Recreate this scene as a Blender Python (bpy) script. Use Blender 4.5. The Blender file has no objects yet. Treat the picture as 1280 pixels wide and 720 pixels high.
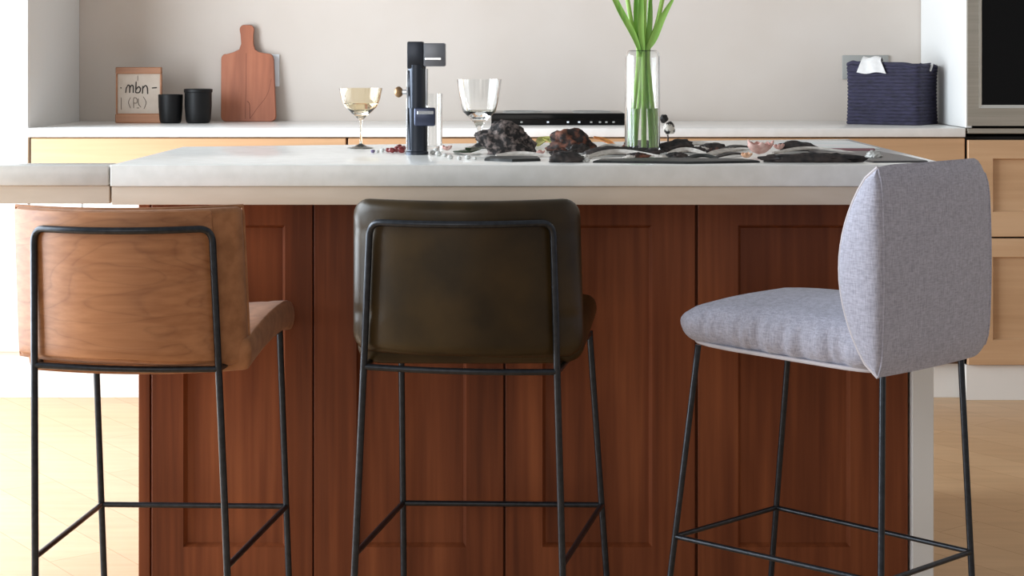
import bpy, bmesh, math, random
from mathutils import Vector, Matrix, noise
random.seed(7)
PI = math.pi
sc = bpy.context.scene
COL = sc.collection

# ------------------------------------------------------------------ camera
F, VX, VY, H = 2100.0, 663.0, 74.0, 1.15
cam_d = bpy.data.cameras.new('camera'); cam = bpy.data.objects.new('camera', cam_d); COL.objects.link(cam)
cam.location = (0, 0, H); cam.rotation_euler = (PI/2, 0, 0)
cam_d.sensor_width = 36; cam_d.lens = F/1280*36
cam_d.shift_x = (640-VX)/1280; cam_d.shift_y = (VY-360)/1280
sc.camera = cam

def at(px, py, Y):
    s = F/Y
    return Vector(((px-VX)/s, Y, H-(py-VY)/s))
ZI = 0.935            # island worktop height
ZC = 0.918            # back worktop height
def onisl(px, py, z=None):
    """point on the island worktop that shows at px, py"""
    s = (py-VY)/(H-(ZI if z is None else z)); return Vector(((px-VX)/s, F/s, ZI if z is None else z))

# ------------------------------------------------------------------ mesh helpers
class MB:
    def __init__(self): self.v = []; self.f = []
    def add(self, vs, fs):
        n = len(self.v); self.v += [Vector(p) for p in vs]; self.f += [tuple(i+n for i in q) for q in fs]; return self
    def bm(self, bm):
        bm.verts.index_update(); return self.add([v.co.copy() for v in bm.verts], [[v.index for v in f.verts] for f in bm.faces])
    def box(self, x0, x1, y0, y1, z0, z1, bev=0.002, seg=1, M=None):
        bm = bmesh.new(); bmesh.ops.create_cube(bm, size=1)
        for v in bm.verts:
            v.co = Vector(((x0+x1)/2+v.co.x*(x1-x0), (y0+y1)/2+v.co.y*(y1-y0), (z0+z1)/2+v.co.z*(z1-z0)))
        if bev > 0: bmesh.ops.bevel(bm, geom=bm.edges[:], offset=bev, segments=seg, affect='EDGES', profile=.5)
        if M is not None: bmesh.ops.transform(bm, matrix=M, verts=bm.verts)
        self.bm(bm); bm.free(); return self
    def loft(self, rings, closed=True, caps=True, loop=False):
        n = len(rings[0]); vs = [p for r in rings for p in r]; fs = []
        R = len(rings)
        for i in range(R if loop else R-1):
            a, b = i*n, ((i+1) % R)*n
            for j in range(n if closed else n-1):
                k = (j+1) % n; fs.append((a+j, a+k, b+k, b+j))
        if caps and not loop:
            fs.append(tuple(range(n))[::-1]); fs.append(tuple((R-1)*n+j for j in range(n)))
        return self.add(vs, fs)
    def tube(self, pts, r, n=12, loop=False, caps=True):
        pts = [Vector(p) for p in pts]; N = len(pts)
        rs = r if isinstance(r, (list, tuple)) else [r]*N
        tans = []
        for i in range(N):
            a = pts[(i-1) % N] if (loop or i > 0) else pts[i]; b = pts[(i+1) % N] if (loop or i < N-1) else pts[i]
            tans.append((b-a).normalized())
        t = tans[0]; u = t.orthogonal().normalized(); rings = []
        for i in range(N):
            if i:
                q = tans[i-1].rotation_difference(tans[i]); u = (q @ u).normalized()
            w = tans[i].cross(u)
            rings.append([pts[i]+(u*math.cos(2*PI*k/n)+w*math.sin(2*PI*k/n))*rs[i] for k in range(n)])
        return self.loft(rings, True, caps, loop)
    def lathe(self, prof, n=40, c=(0,0,0)):
        c = Vector(c)
        rings = [[c+Vector((r*math.cos(2*PI*k/n), r*math.sin(2*PI*k/n), z)) for k in range(n)] for r, z in prof]
        return self.loft(rings, True, False)
    def pad(self, hw, hh, rc, T, R, Fn, rings=14, ns=14, nc=6, puff=0.0, puff2=None, seg=7):
        """cushion with a rounded rectangle outline; Fn(a,b,h) places it"""
        puff2 = puff if puff2 is None else puff2
        m = min(hw, hh)*0.985
        ds = [R*(1-math.cos(PI/2*i/seg)) for i in range(seg+1)]
        ds += [R+(m-R)*(i/rings) for i in range(1, rings+1)]
        def ring(d):
            w, h = hw-d, hh-d; r = max(min(rc-d*.7, w, h), 0.0008); o = []
            cs = [(w-r, h-r, 0), (-(w-r), h-r, PI/2), (-(w-r), -(h-r), PI), (w-r, -(h-r), 3*PI/2)]
            for q in range(4):
                cx, cy, a0 = cs[q]
                for i in range(nc+1): o.append((cx+r*math.cos(a0+PI/2*i/nc), cy+r*math.sin(a0+PI/2*i/nc)))
                nx, ny, a1 = cs[(q+1) % 4]
                e0 = o[-1]; e1 = (nx+r*math.cos(a1), ny+r*math.sin(a1))
                for i in range(1, ns): o.append((e0[0]+(e1[0]-e0[0])*i/ns, e0[1]+(e1[1]-e0[1])*i/ns))
            return o
        def hh_(d, pf):
            e = min(d/R, 1); return T/2*math.sqrt(max(0, 1-(1-e)**2)) + pf*math.sin(PI/2*min(1, d/m))
        loops = [[Fn(a, b, hh_(d, puff)) for a, b in ring(d)] for d in reversed(ds)]
        loops += [[Fn(a, b, -hh_(d, puff2)) for a, b in ring(d)] for d in ds[1:]]
        base = len(self.v); self.loft(loops, True, False)
        q = nc+ns; N = 4*q; K = 2*nc+ns; last = (len(loops)-1)*N
        for o0, fl_ in ((base, 1), (base+last, 0)):
            if hh <= hw: pr = [(j, 3*q+nc-j) for j in range(K+1)]; ends = [list(range(K, 2*q+1)), list(range(3*q+nc, N))+[0]]
            else: pr = [(q+j, (nc-j) % N) for j in range(K+1)]; ends = [list(range(nc, q+1)), list(range(q+K, 3*q+1))]
            fs = [(pr[j][0], pr[j+1][0], pr[j+1][1], pr[j][1]) for j in range(K)]+[tuple(e) for e in ends if len(e) > 2]
            for f in fs: self.f.append(tuple(o0+i for i in f))
        return self
    def shaker(self, x0, x1, z0, z1, y, l, r, b, t, dep=0.012, th=0.02, bw=0.005):
        o = [(x0, z0), (x1, z0), (x1, z1), (x0, z1)]
        i1 = [(x0+l, z0+b), (x1-r, z0+b), (x1-r, z1-t), (x0+l, z1-t)]
        i2 = [(i1[0][0]+bw, i1[0][1]+bw), (i1[1][0]-bw, i1[1][1]+bw), (i1[2][0]-bw, i1[2][1]-bw), (i1[3][0]+bw, i1[3][1]-bw)]
        c = .0015
        oc = [(x0+c, z0+c), (x1-c, z0+c), (x1-c, z1-c), (x0+c, z1-c)]
        rings = [[(p[0], y+th, p[1]) for p in o], [(p[0], y+c, p[1]) for p in o], [(p[0], y, p[1]) for p in oc], [(p[0], y, p[1]) for p in i1],
                 [(p[0], y+dep, p[1]) for p in i2]]
        return self.loft(rings, True, True)
    def build(self, name, mat, parent=None, smooth=True, angle=35, weld=True):
        off = Vector((0, 0, 0)); p = parent
        while p is not None: off += p.location; p = p.parent
        me = bpy.data.meshes.new(name); me.from_pydata([v-off for v in self.v], [], self.f)
        bm = bmesh.new(); bm.from_mesh(me)
        if weld: bmesh.ops.remove_doubles(bm, verts=bm.verts, dist=1e-5)
        bmesh.ops.recalc_face_normals(bm, faces=bm.faces); bm.to_mesh(me); bm.free()
        if smooth:
            for q in me.polygons: q.use_smooth = True
            me.set_sharp_from_angle(angle=math.radians(angle))
        me.materials.append(mat)
        o = bpy.data.objects.new(name, me); COL.objects.link(o)
        if parent is not None: o.parent = parent
        return o

def thing(name, loc, label, cat, group=None):
    o = bpy.data.objects.new(name, None); COL.objects.link(o); o.location = loc; o.empty_display_size = .05
    o['label'] = label; o['category'] = cat
    if group: o['group'] = group
    return o
def tag(o, label, cat, group=None, kind=None):
    o['label'] = label; o['category'] = cat
    if group: o['group'] = group
    if kind: o['kind'] = kind
    return o
def rehome(o, loc):
    """put a single mesh's origin at its base"""
    loc = Vector(loc); o.data.transform(Matrix.Translation(-loc)); o.location = loc; return o
def struct(o): o['kind'] = 'structure'; return o

def fillet(pts, r, n=6):
    pts = [Vector(p) for p in pts]; out = [pts[0]]
    for i in range(1, len(pts)-1):
        a, b, c = pts[i-1], pts[i], pts[i+1]
        d1 = (a-b).normalized(); d2 = (c-b).normalized()
        p1 = b+d1*r; p2 = b+d2*r
        for k in range(n+1):
            t = k/n; out.append(p1*(1-t)**2+b*2*t*(1-t)+p2*t*t)
    out.append(pts[-1]); return out
def dense(pts, step=.02):
    out = [Vector(pts[0])]
    for a, b in zip(pts[:-1], pts[1:]):
        a, b = Vector(a), Vector(b); k = max(1, int((b-a).length/step))
        out += [a.lerp(b, i/k) for i in range(1, k+1)]
    return out
def spline(pts, n=8):
    P = [Vector(p) for p in pts]; P = [P[0]*2-P[1]]+P+[P[-1]*2-P[-2]]; out = []
    for i in range(1, len(P)-2):
        for k in range(n):
            t = k/n; a, b, c, d = P[i-1], P[i], P[i+1], P[i+2]
            out.append(.5*((2*b)+(c-a)*t+(2*a-5*b+4*c-d)*t*t+(3*b-a-3*c+d)*t**3))
    out.append(P[-2]); return out

# ------------------------------------------------------------------ materials
def lin(r, g, b):
    f = lambda c: (c/255/12.92) if c/255 <= .04045 else ((c/255+.055)/1.055)**2.4
    return (f(r), f(g), f(b), 1)
def mat(name, col=None, rough=.5, metal=0, **kw):
    m = bpy.data.materials.new(name); m.use_nodes = True; b = m.node_tree.nodes['Principled BSDF']
    if col: b.inputs['Base Color'].default_value = col
    b.inputs['Roughness'].default_value = rough; b.inputs['Metallic'].default_value = metal
    for k, v in kw.items(): b.inputs[k.replace('_', ' ')].default_value = v
    return m
def nodes(m): return m.node_tree.nodes, m.node_tree.links, m.node_tree.nodes['Principled BSDF']
def mapped(m, scale, rot=(0,0,0)):
    N, L, b = nodes(m); tc = N.new('ShaderNodeTexCoord'); mp = N.new('ShaderNodeMapping')
    mp.inputs['Scale'].default_value = scale; mp.inputs['Rotation'].default_value = rot
    L.new(tc.outputs['Object'], mp.inputs['Vector']); return mp
def ramp(m, fac, stops):
    N, L, b = nodes(m); r = N.new('ShaderNodeValToRGB'); e = r.color_ramp.elements
    e[0].position, e[0].color = stops[0]; e[1].position, e[1].color = stops[-1]
    for p, c in stops[1:-1]: q = e.new(p); q.color = c
    L.new(fac, r.inputs['Fac']); return r.outputs['Color']
def bump(m, fac, strength, dist=.01):
    N, L, b = nodes(m); u = N.new('ShaderNodeBump'); u.inputs['Strength'].default_value = strength; u.inputs['Distance'].default_value = dist
    L.new(fac, u.inputs['Height']); L.new(u.outputs['Normal'], b.inputs['Normal'])
def noisy(name, c1, c2, scale=(20,20,20), rough=.5, detail=5, lo=.35, hi=.65, bmp=0, dist=.005, metal=0, **kw):
    m = mat(name, c1, rough, metal, **kw); N, L, b = nodes(m); mp = mapped(m, scale)
    t = N.new('ShaderNodeTexNoise'); t.inputs['Scale'].default_value = 1; t.inputs['Detail'].default_value = detail
    L.new(mp.outputs[0], t.inputs['Vector'])
    L.new(ramp(m, t.outputs['Fac'], [(lo, c1), (hi, c2)]), b.inputs['Base Color'])
    if bmp: bump(m, t.outputs['Fac'], bmp, dist)
    return m
def wood(name, c1, c2, c3, axis='z', k=1, rough=.42, figure=.35):
    m = mat(name, c1, rough); N, L, b = nodes(m)
    fine = {'z': (60, 60, 2.2), 'x': (2.2, 60, 60)}[axis]; wide = {'z': (7, 7, .8), 'x': (.8, 7, 7)}[axis]
    t1 = N.new('ShaderNodeTexNoise'); t1.inputs['Scale'].default_value = k; t1.inputs['Detail'].default_value = 6
    L.new(mapped(m, fine).outputs[0], t1.inputs['Vector'])
    t2 = N.new('ShaderNodeTexNoise'); t2.inputs['Scale'].default_value = k; t2.inputs['Detail'].default_value = 3; t2.inputs['Distortion'].default_value = .6
    L.new(mapped(m, wide).outputs[0], t2.inputs['Vector'])
    mx = N.new('ShaderNodeMath'); mx.operation = 'MULTIPLY_ADD'; mx.inputs[1].default_value = figure
    m2 = N.new('ShaderNodeMath'); m2.operation = 'MULTIPLY'; m2.inputs[1].default_value = 1-figure
    L.new(t1.outputs['Fac'], mx.inputs[0]); L.new(t2.outputs['Fac'], m2.inputs[0]); L.new(m2.outputs[0], mx.inputs[2])
    L.new(ramp(m, mx.outputs[0], [(.36, c1), (.5, c2), (.64, c3)]), b.inputs['Base Color'])
    bump(m, t1.outputs['Fac'], .08, .002)
    return m

M = {}
M['wall'] = noisy('warm_white_plaster', lin(209,198,188), lin(213,203,194), (3,3,3), .8)
M['white'] = mat('white_lacquer', lin(232,232,230), .45)
M['plinth'] = mat('white_plinth', lin(226,222,216), .5)
M['quartz'] = noisy('pale_quartz', lin(226,225,220), lin(234,233,229), (30,30,30), .18, 8)
M['subtop'] = noisy('beige_board', lin(206,190,172), lin(212,197,180), (8,8,40), .5)
M['backtop'] = noisy('white_quartz', lin(236,234,230), lin(242,240,237), (30,30,30), .25, 8)
M['oak'] = wood('oak_front', lin(186,147,109), lin(196,157,119), lin(204,167,130), 'x')
M['walnut'] = wood('red_walnut', lin(92,46,24), lin(118,62,34), lin(142,80,46), 'z', rough=.5)
M['walnut'].node_tree.nodes['Principled BSDF'].inputs['Specular IOR Level'].default_value = .25
M['carcass'] = mat('brown_carcass', lin(96,70,50), .7)
M['dark_gap'] = mat('dark_recess', lin(30,26,24), .8)
M['steel'] = noisy('brushed_steel', lin(170,164,152), lin(182,176,165), (2,200,200), .38, 3, metal=.75)
M['steel_bright'] = mat('polished_steel', lin(225,222,214), .25, .6)
M['black_glass'] = mat('black_glass', lin(8,7,7), .12, Specular_IOR_Level=.2)
M['iron'] = noisy('black_iron', lin(40,43,48), lin(52,55,61), (90,90,90), .3, metal=.6)
M['suede'] = noisy('tan_suede', lin(140,92,56), lin(162,110,72), (40,40,40), .8, bmp=.15, Sheen_Weight=.12)
M['leather'] = noisy('olive_leather', lin(40,30,13), lin(60,45,21), (9,9,9), .36, 7, bmp=.22, dist=.006, Specular_IOR_Level=.28)
M['cup'] = mat('matt_black_ceramic', lin(16,16,17), .5, Specular_IOR_Level=.25)
M['board'] = wood('acacia_board', lin(150,84,55), lin(172,100,68), lin(186,116,82), 'z', .8)
M['frame_wood'] = wood('frame_wood', lin(150,98,62), lin(172,116,78), lin(190,136,98), 'x')
M['paper'] = noisy('beige_card', lin(196,180,164), lin(204,189,174), (20,20,20), .8)
M['ink'] = mat('black_ink', lin(52,46,42), .7)
M['faded_ink'] = mat('faded_grey_ink', lin(130,116,106), .7)
M['gunmetal'] = mat('gunmetal', lin(62,66,74), .3, .8)
M['chrome'] = mat('chrome', lin(215,217,220), .1, 1)
M['grey_satin'] = mat('satin_grey', lin(120,122,128), .35, .5)
M['plastic_white'] = mat('white_plastic', lin(236,240,246), .35)
M['plastic_grey'] = mat('grey_plate', lin(160,160,156), .4)
M['cloth'] = noisy('white_linen', lin(214,212,210), lin(226,224,222), (60,60,60), .85)
M['piping'] = mat('pale_piping', lin(196,190,194), .8)
M['brass'] = mat('aged_brass', lin(150,118,84), .35, .7)

# striped grain for the tan stool's back panel
m = mat('honey_veneer', lin(186,130,88), .42); N, L, b = nodes(m)
mp = mapped(m, (1.3, 1.3, 6.5)); w = N.new('ShaderNodeTexNoise'); w.inputs['Scale'].default_value = 1.6; w.inputs['Detail'].default_value = 2; w.inputs['Distortion'].default_value = 1.2
L.new(mp.outputs[0], w.inputs['Vector'])
mm = N.new('ShaderNodeMath'); mm.operation = 'MULTIPLY'; mm.inputs[1].default_value = 7; L.new(w.outputs['Fac'], mm.inputs[0])
fr = N.new('ShaderNodeMath'); fr.operation = 'FRACT'; L.new(mm.outputs[0], fr.inputs[0])
c_fig = ramp(m, fr.outputs[0], [(0, lin(124,76,46)), (.12, lin(160,106,67)), (.6, lin(172,116,75)), (.93, lin(162,108,69)), (1, lin(124,76,46))])
t1 = N.new('ShaderNodeTexNoise'); t1.inputs['Scale'].default_value = 1; t1.inputs['Detail'].default_value = 6
L.new(mapped(m, (4, 60, 90)).outputs[0], t1.inputs['Vector'])
c_fine = ramp(m, t1.outputs['Fac'], [(.35, lin(148,95,58)), (.65, lin(176,122,81))])
mx = N.new('ShaderNodeMix'); mx.data_type = 'RGBA'; mx.inputs['Factor'].default_value = .38
L.new(c_fine, mx.inputs['A']); L.new(c_fig, mx.inputs['B']); L.new(mx.outputs['Result'], b.inputs['Base Color'])
M['veneer'] = m

# woven grey fabric
m = mat('grey_weave', lin(168,168,180), .85, Sheen_Weight=.25); N, L, b = nodes(m)
t1 = N.new('ShaderNodeTexNoise'); t1.inputs['Scale'].default_value = 1; t1.inputs['Detail'].default_value = 4; L.new(mapped(m, (420, 420, 60)).outputs[0], t1.inputs['Vector'])
t2 = N.new('ShaderNodeTexNoise'); t2.inputs['Scale'].default_value = 1; t2.inputs['Detail'].default_value = 4; L.new(mapped(m, (80, 80, 420)).outputs[0], t2.inputs['Vector'])
ad = N.new('ShaderNodeMath'); ad.operation = 'ADD'; L.new(t1.outputs['Fac'], ad.inputs[0]); L.new(t2.outputs['Fac'], ad.inputs[1])
hf = N.new('ShaderNodeMath'); hf.operation = 'MULTIPLY'; hf.inputs[1].default_value = .5; L.new(ad.outputs[0], hf.inputs[0])
L.new(ramp(m, hf.outputs[0], [(.36, lin(146,146,160)), (.5, lin(166,166,181)), (.64, lin(184,184,199))]), b.inputs['Base Color'])
bump(m, hf.outputs[0], .35, .003)
M['fabric'] = m

# oak floor boards laid on the diagonal
m = mat('oak_floor', lin(200,160,118), .38); N, L, b = nodes(m)
br = N.new('ShaderNodeTexBrick'); br.offset = .37
for k, v in (('Scale', 1), ('Mortar Size', .0015), ('Brick Width', 1.1), ('Row Height', .15), ('Bias', -.2)): br.inputs[k].default_value = v
br.inputs['Color1'].default_value = lin(210,174,134); br.inputs['Color2'].default_value = lin(203,166,126); br.inputs['Mortar'].default_value = lin(184,142,100)
L.new(mapped(m, (1,1,1), (0,0,math.radians(52))).outputs[0], br.inputs['Vector'])
t1 = N.new('ShaderNodeTexNoise'); t1.inputs['Scale'].default_value = 1; t1.inputs['Detail'].default_value = 5
L.new(mapped(m, (3, 30, 1), (0,0,math.radians(52))).outputs[0], t1.inputs['Vector'])
mx = N.new('ShaderNodeMix'); mx.data_type = 'RGBA'; mx.blend_type = 'MULTIPLY'; mx.inputs['Factor'].default_value = 1
L.new(br.outputs['Color'], mx.inputs['A']); L.new(ramp(m, t1.outputs['Fac'], [(.3, (.86,.84,.82,1)), (.7, (1,1,1,1))]), mx.inputs['B'])
L.new(mx.outputs['Result'], b.inputs['Base Color']); M['floor'] = m

def glass(name, col=(1,1,1,1), rough=0.0, ior=1.45):
    return mat(name, col, rough, 0, Transmission_Weight=1.0, IOR=ior)
M['glass'] = glass('clear_glass', (.97,.98,.98,1)); M['amber_glass'] = glass('amber_glass', (.96,.90,.76,1), .02)
M['water'] = glass('water', (.97,.99,.97,1), 0, 1.33)
M['wine'] = glass('pale_wine', (.97,.92,.78,1), 0, 1.34)
M['stem'] = noisy('green_stem', lin(140,190,72), lin(178,216,112), (30,30,6), .45)
M['leaf'] = noisy('green_leaf', lin(104,170,54), lin(162,204,100), (50,50,8), .45)

# ------------------------------------------------------------------ setting
YB, YW = 5.66, 6.31          # front of the back cabinets, back wall
XL, XR = -1.693, 1.466
o = MB().box(-4.2, 2.9, -1.5, YW+.1, -.06, 0, 0).build('floor', M['floor'], smooth=False); struct(o)
o = MB().box(-4.2, 2.9, YW, YW+.1, 0, 2.7, 0).build('wall_back', M['wall'], smooth=False); struct(o)
o = MB().box(2.8, 2.9, 2.6, YW, 0, 2.7, 0).build('wall_right', M['wall'], smooth=False); struct(o)

# left tall cabinet
t = thing('tall_cabinet', (-2.45, YB+.33, 0), 'tall plain white cabinet at the left end of the back worktop', 'cabinet')
MB().box(-3.2, XL, YB+.02, YW-.002, .16, 2.6, .002).build('carcass', M['white'], t)
MB().box(-2.44, XL+.0, YB, YB+.02, .165, 2.595, .002).build('door', M['white'], t)
MB().box(-3.2, -2.445, YB, YB+.02, .165, 2.595, .002).build('door', M['white'], t)
MB().box(-3.2, XL, YB+.05, YB+.07, 0, .16, .001).build('plinth', M['plinth'], t)

# back base cabinets
def base_unit(x0, x1, label, lower, split=None):
    t = thing('base_cabinet', ((x0+x1)/2, YB+.3, 0), label, 'cabinet', None)
    MB().box(x0+.001, x1-.001, YB+.022, YW-.004, .12, .887, .001).build('carcass', M['carcass'], t)
    MB().box(x0+.006, x1-.002, YB+.001, YB+.021, .765, .8835, .002).build('drawer_front', M['oak'], t)
    xs = [x0+.001]+([split] if split else [])+[x1-.002]
    for a, c in zip(xs[:-1], xs[1:]):
        if lower == 'white': MB().box(a+.002, c-.002, YB+.001, YB+.021, .135, .76, .002).build('door', M['white'], t)
        else: MB().shaker(a+.002, c-.002, .135, .76, YB+.001, .08, .08, .08, .08).build('door', M['oak'], t)
    MB().box(x0+.001, x1-.001, YB+.05, YB+.07, 0, .12, .001).build('plinth', M['plinth'], t)
    return t
base_unit(XL+.004, -.62, 'base cabinet with white doors under an oak drawer, behind the tan stool', 'white', -1.51)
base_unit(-.62, .42, 'base cabinet behind the middle of the island, below the cooktop', 'oak')
base_unit(.42, XR, 'oak base cabinet below the navy basket, behind the right end of the island', 'oak', .94)
o = MB().box(XL+.002, XR-.002, YB-.01, YW-.003, .888, ZC, .003, 2).build('worktop', M['backtop'])
tag(rehome(o, (0, 6, .888)), 'long thin white worktop along the back wall carrying sign, cups and basket', 'countertop')

# oven housing at right
t = thing('oven_housing', (1.78, YB+.33, 0), 'tall white oven housing with two oak drawers at the right edge', 'cabinet')
X2 = 2.08
MB().box(XR, XR+.022, YB, YW-.003, .9185, 2.6, .002).build('side_panel', M['white'], t)
MB().box(X2-.02, X2, YB, YW-.003, 0.0, 2.6, .002).build('side_panel', M['white'], t)
MB().box(XR+.003, X2-.021, YB+.03, YW-.004, 0, .888, .001).build('carcass', M['dark_gap'], t)
MB().box(XR+.023, X2-.021, YB+.03, YW-.004, 1.55, 2.6, .001).build('upper_box', M['white'], t)
MB().box(XR+.023, X2-.021, YB+.45, YW-.004, .93, 1.549, .001).build('back_panel', M['dark_gap'], t)
MB().box(XR+.006, X2-.004, YB-.006, YW-.004, .8995, .917, .001).build('shelf', M['steel'], t)
for z0, z1 in ((.553, .878), (.122, .547)):
    MB().shaker(XR+.006, X2-.004, z0, z1, YB-.012, .083, .083, .083, .062, .014).build('drawer_front', M['oak'], t)
MB().box(XR+.003, X2-.001, YB+.005, YB+.028, 0, .119, .001).build('plinth', M['plinth'], t)
ov = thing('built_in_oven', (1.78, YB+.2, .926), 'built-in steel oven with black glass door above the oak drawers', 'oven')
MB().box(XR+.03, X2-.03, YB+.02, YB+.42, .93, 1.53, .002).build('body', M['dark_gap'], ov)
fx0, fx1, fz0, fz1 = XR+.004, X2-.004, .926, 1.53
gx0, gz0, gx1, gz1 = 1.519, .996, 2.03, 1.40
mb = MB(); y = YB-.012
rr = lambda a, b, c, d, yy: [(a, yy, c), (b, yy, c), (b, yy, d), (a, yy, d)]
mb.loft([rr(fx0, fx1, fz0, fz1, y+.03), rr(fx0, fx1, fz0, fz1, y), rr(gx0-.011, gx1+.011, gz0-.011, gz1+.011, y), rr(gx0-.011, gx1+.011, gz0-.011, gz1+.011, y+.03)], True, False, True)
mb.build('frame', M['steel'], ov)
mb = MB().loft([rr(gx0-.0105, gx1+.0105, gz0-.0105, gz1+.0105, y-.003), rr(gx0, gx1, gz0, gz1, y+.006), rr(gx0, gx1, gz0, gz1, y+.02), rr(gx0-.0105, gx1+.0105, gz0-.0105, gz1+.0105, y+.02)], True, False, True)
door = mb.build('door', M['steel_bright'], ov)
MB().box(gx0, gx1, y+.007, y+.02, gz0, gz1, .001).build('glass_pane', M['black_glass'], door)
MB().tube(fillet([(1.56, y, 1.47), (1.56, y-.04, 1.47), (1.99, y-.04, 1.47), (1.99, y, 1.47)], .01), .008).build('handle', M['steel_bright'], door)

# ------------------------------------------------------------------ island
YF, YP = 3.42, 3.66
XA, XB = -.856, .858
YBL, YBR = 4.13, 4.53        # the far edge runs slightly askew
isl = thing('kitchen_island', (0, 3.9, 0), 'reddish brown panelled kitchen island in the middle of the room', 'kitchen island')
mb = MB(); z0, z1 = 0, .853
bx0, bx1 = -.853, .822
fp = [(bx0, YP+.012), (bx1, YP+.012), (bx1, YBR-.06), (bx0, YBL-.03)]
mb.loft([[(x, y, z0) for x, y in fp], [(x, y, z1) for x, y in fp]]); mb.build('carcass', M['walnut'], isl, smooth=False)
S = F/YP
px = lambda p: (p-VX)/S
MB().box(px(173), px(187.5), YP, YP+.011, .0, .853, .0015).build('end_stile', M['walnut'], isl)
for a, c, l, r in ((190.5, 391.3, 230, 357), (393, 629.5, 446, 583), (632, 868.5, 678, 815), (872, 1134, 922, 1062)):
    MB().shaker(px(a), px(c), .004, .850, YP-.008, px(l)-px(a), px(c)-px(r), .085, .061, .013, .02, .007).build('front_panel', M['walnut'], isl)
mb = MB().box(.826, .873, YP-.025, YBR-.06, 0, .853, .002); mb.build('end_panel', M['white'], isl)['label'] = 'white end panel'
tt = thing('island_worktop', (0, 3.9, .853), 'thick pale quartz worktop with a beige lower layer on the island', 'countertop')
def slab(x0, x1, yf, ybl, ybr, z0, z1, bev):
    fp = [(x0, yf), (x1, yf), (x1, ybr), (x0, ybl)]
    bm = bmesh.new(); vs = [bm.verts.new((x, y, z)) for z in (z0, z1) for x, y in fp]
    for q in ((3,2,1,0), (4,5,6,7), (0,1,5,4), (1,2,6,5), (2,3,7,6), (3,0,4,7)): bm.faces.new([vs[i] for i in q])
    bmesh.ops.bevel(bm, geom=bm.edges[:], offset=bev, segments=3, affect='EDGES', profile=.5)
    k = MB(); k.bm(bm); bm.free(); return k
slab(XA, XB, YF, YBL, YBR, .8905, ZI, .003).build('top_slab', M['quartz'], tt)
slab(XA+.002, XB-.002, YF+.006, YBL-.01, YBR-.01, .853, .890, .001).build('lower_layer', M['subtop'], tt)
br_ = thing('breakfast_rail', (-1.2, YF+.04, 0), 'narrow white rail extending left from the island worktop', 'countertop')
MB().box(-1.55, XA-.003, YF, YF+.075, .8925, ZI-.001, .003, 2).build('top_slab', M['quartz'], br_)
MB().box(-1.55, XA-.003, YF+.008, YF+.070, .855, .892, .001).build('lower_layer', M['subtop'], br_)
MB().box(-1.55, -1.50, YF+.01, YF+.068, 0, .8545, .002).build('support_leg', M['white'], br_)

# ------------------------------------------------------------------ stools
def world_legs(root, paths, r, m, name='leg'):
    for p in paths: MB().tube(dense(p, .05), r, 12).build(name, m, root)

# --- tan stool
s1 = thing('bar_stool', (-.76, 3.4, 0), 'tan bar stool with honey wood back and black wire legs, leftmost of three', 'stool', 'bar stools along the island')
def bow1(a, c=3.185, k=.085, w=.22): return c+k*(a/w)**2
def F1(a, b, h):
    tz = (b+.145)/.29
    return Vector((-.770-.012*tz+a*(1+0.01*(1-tz)), bow1(a)-h*.97, .7195+b-.018*max(0, a/.22)*(1-tz)**2))
MB().pad(.2205, .1445, .012, .030, .012, F1, rings=10, ns=18).build('backrest', M['suede'], s1)
def F1w(a, b, h): return F1(a-.0235, b+.003, h+.0165)
MB().pad(.1945, .1385, .006, .004, .002, F1w, rings=8, ns=18, seg=3).build('back_panel', M['veneer'], s1)['label'] = 'honey wood veneer panel'
# stitched edge of the inner suede cover
edge = []
for i in range(60):
    q = i/60*4; k = int(q); f_ = q-k
    A = [(-.2205, -.1445), (.2205, -.1445), (.2205, .1445), (-.2205, .1445)]
    a0, b0 = A[k]; a1, b1 = A[(k+1) % 4]
    edge.append(F1(a0+(a1-a0)*f_, b0+(b1-b0)*f_, -.006))
MB().tube(edge, .004, 8, loop=True).build('edge_piping', M['suede'], s1)
# seat
def Fs1(a, b, h):
    t = (b+.215)/.43           # 0 rear, 1 front
    X = -.757+.034*t+a; Y = 3.245+.385*t
    z = .578+.030*t+.012*math.sin(PI*t)-.03*max(0, t-.86)/.14*.4
    return Vector((X, Y, z-.010*(1-(a/.216)**2)+h))
MB().pad(.216, .215, .014, .060, .010, Fs1, rings=8).build('seat', M['suede'], s1)
Yf = 3.60; sf = F/Yf; X_ = lambda p, s: (p-VX)/s
def zc(py, s): return H-(py-VY)/s
sn = 656.
R1 = .0068
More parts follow.
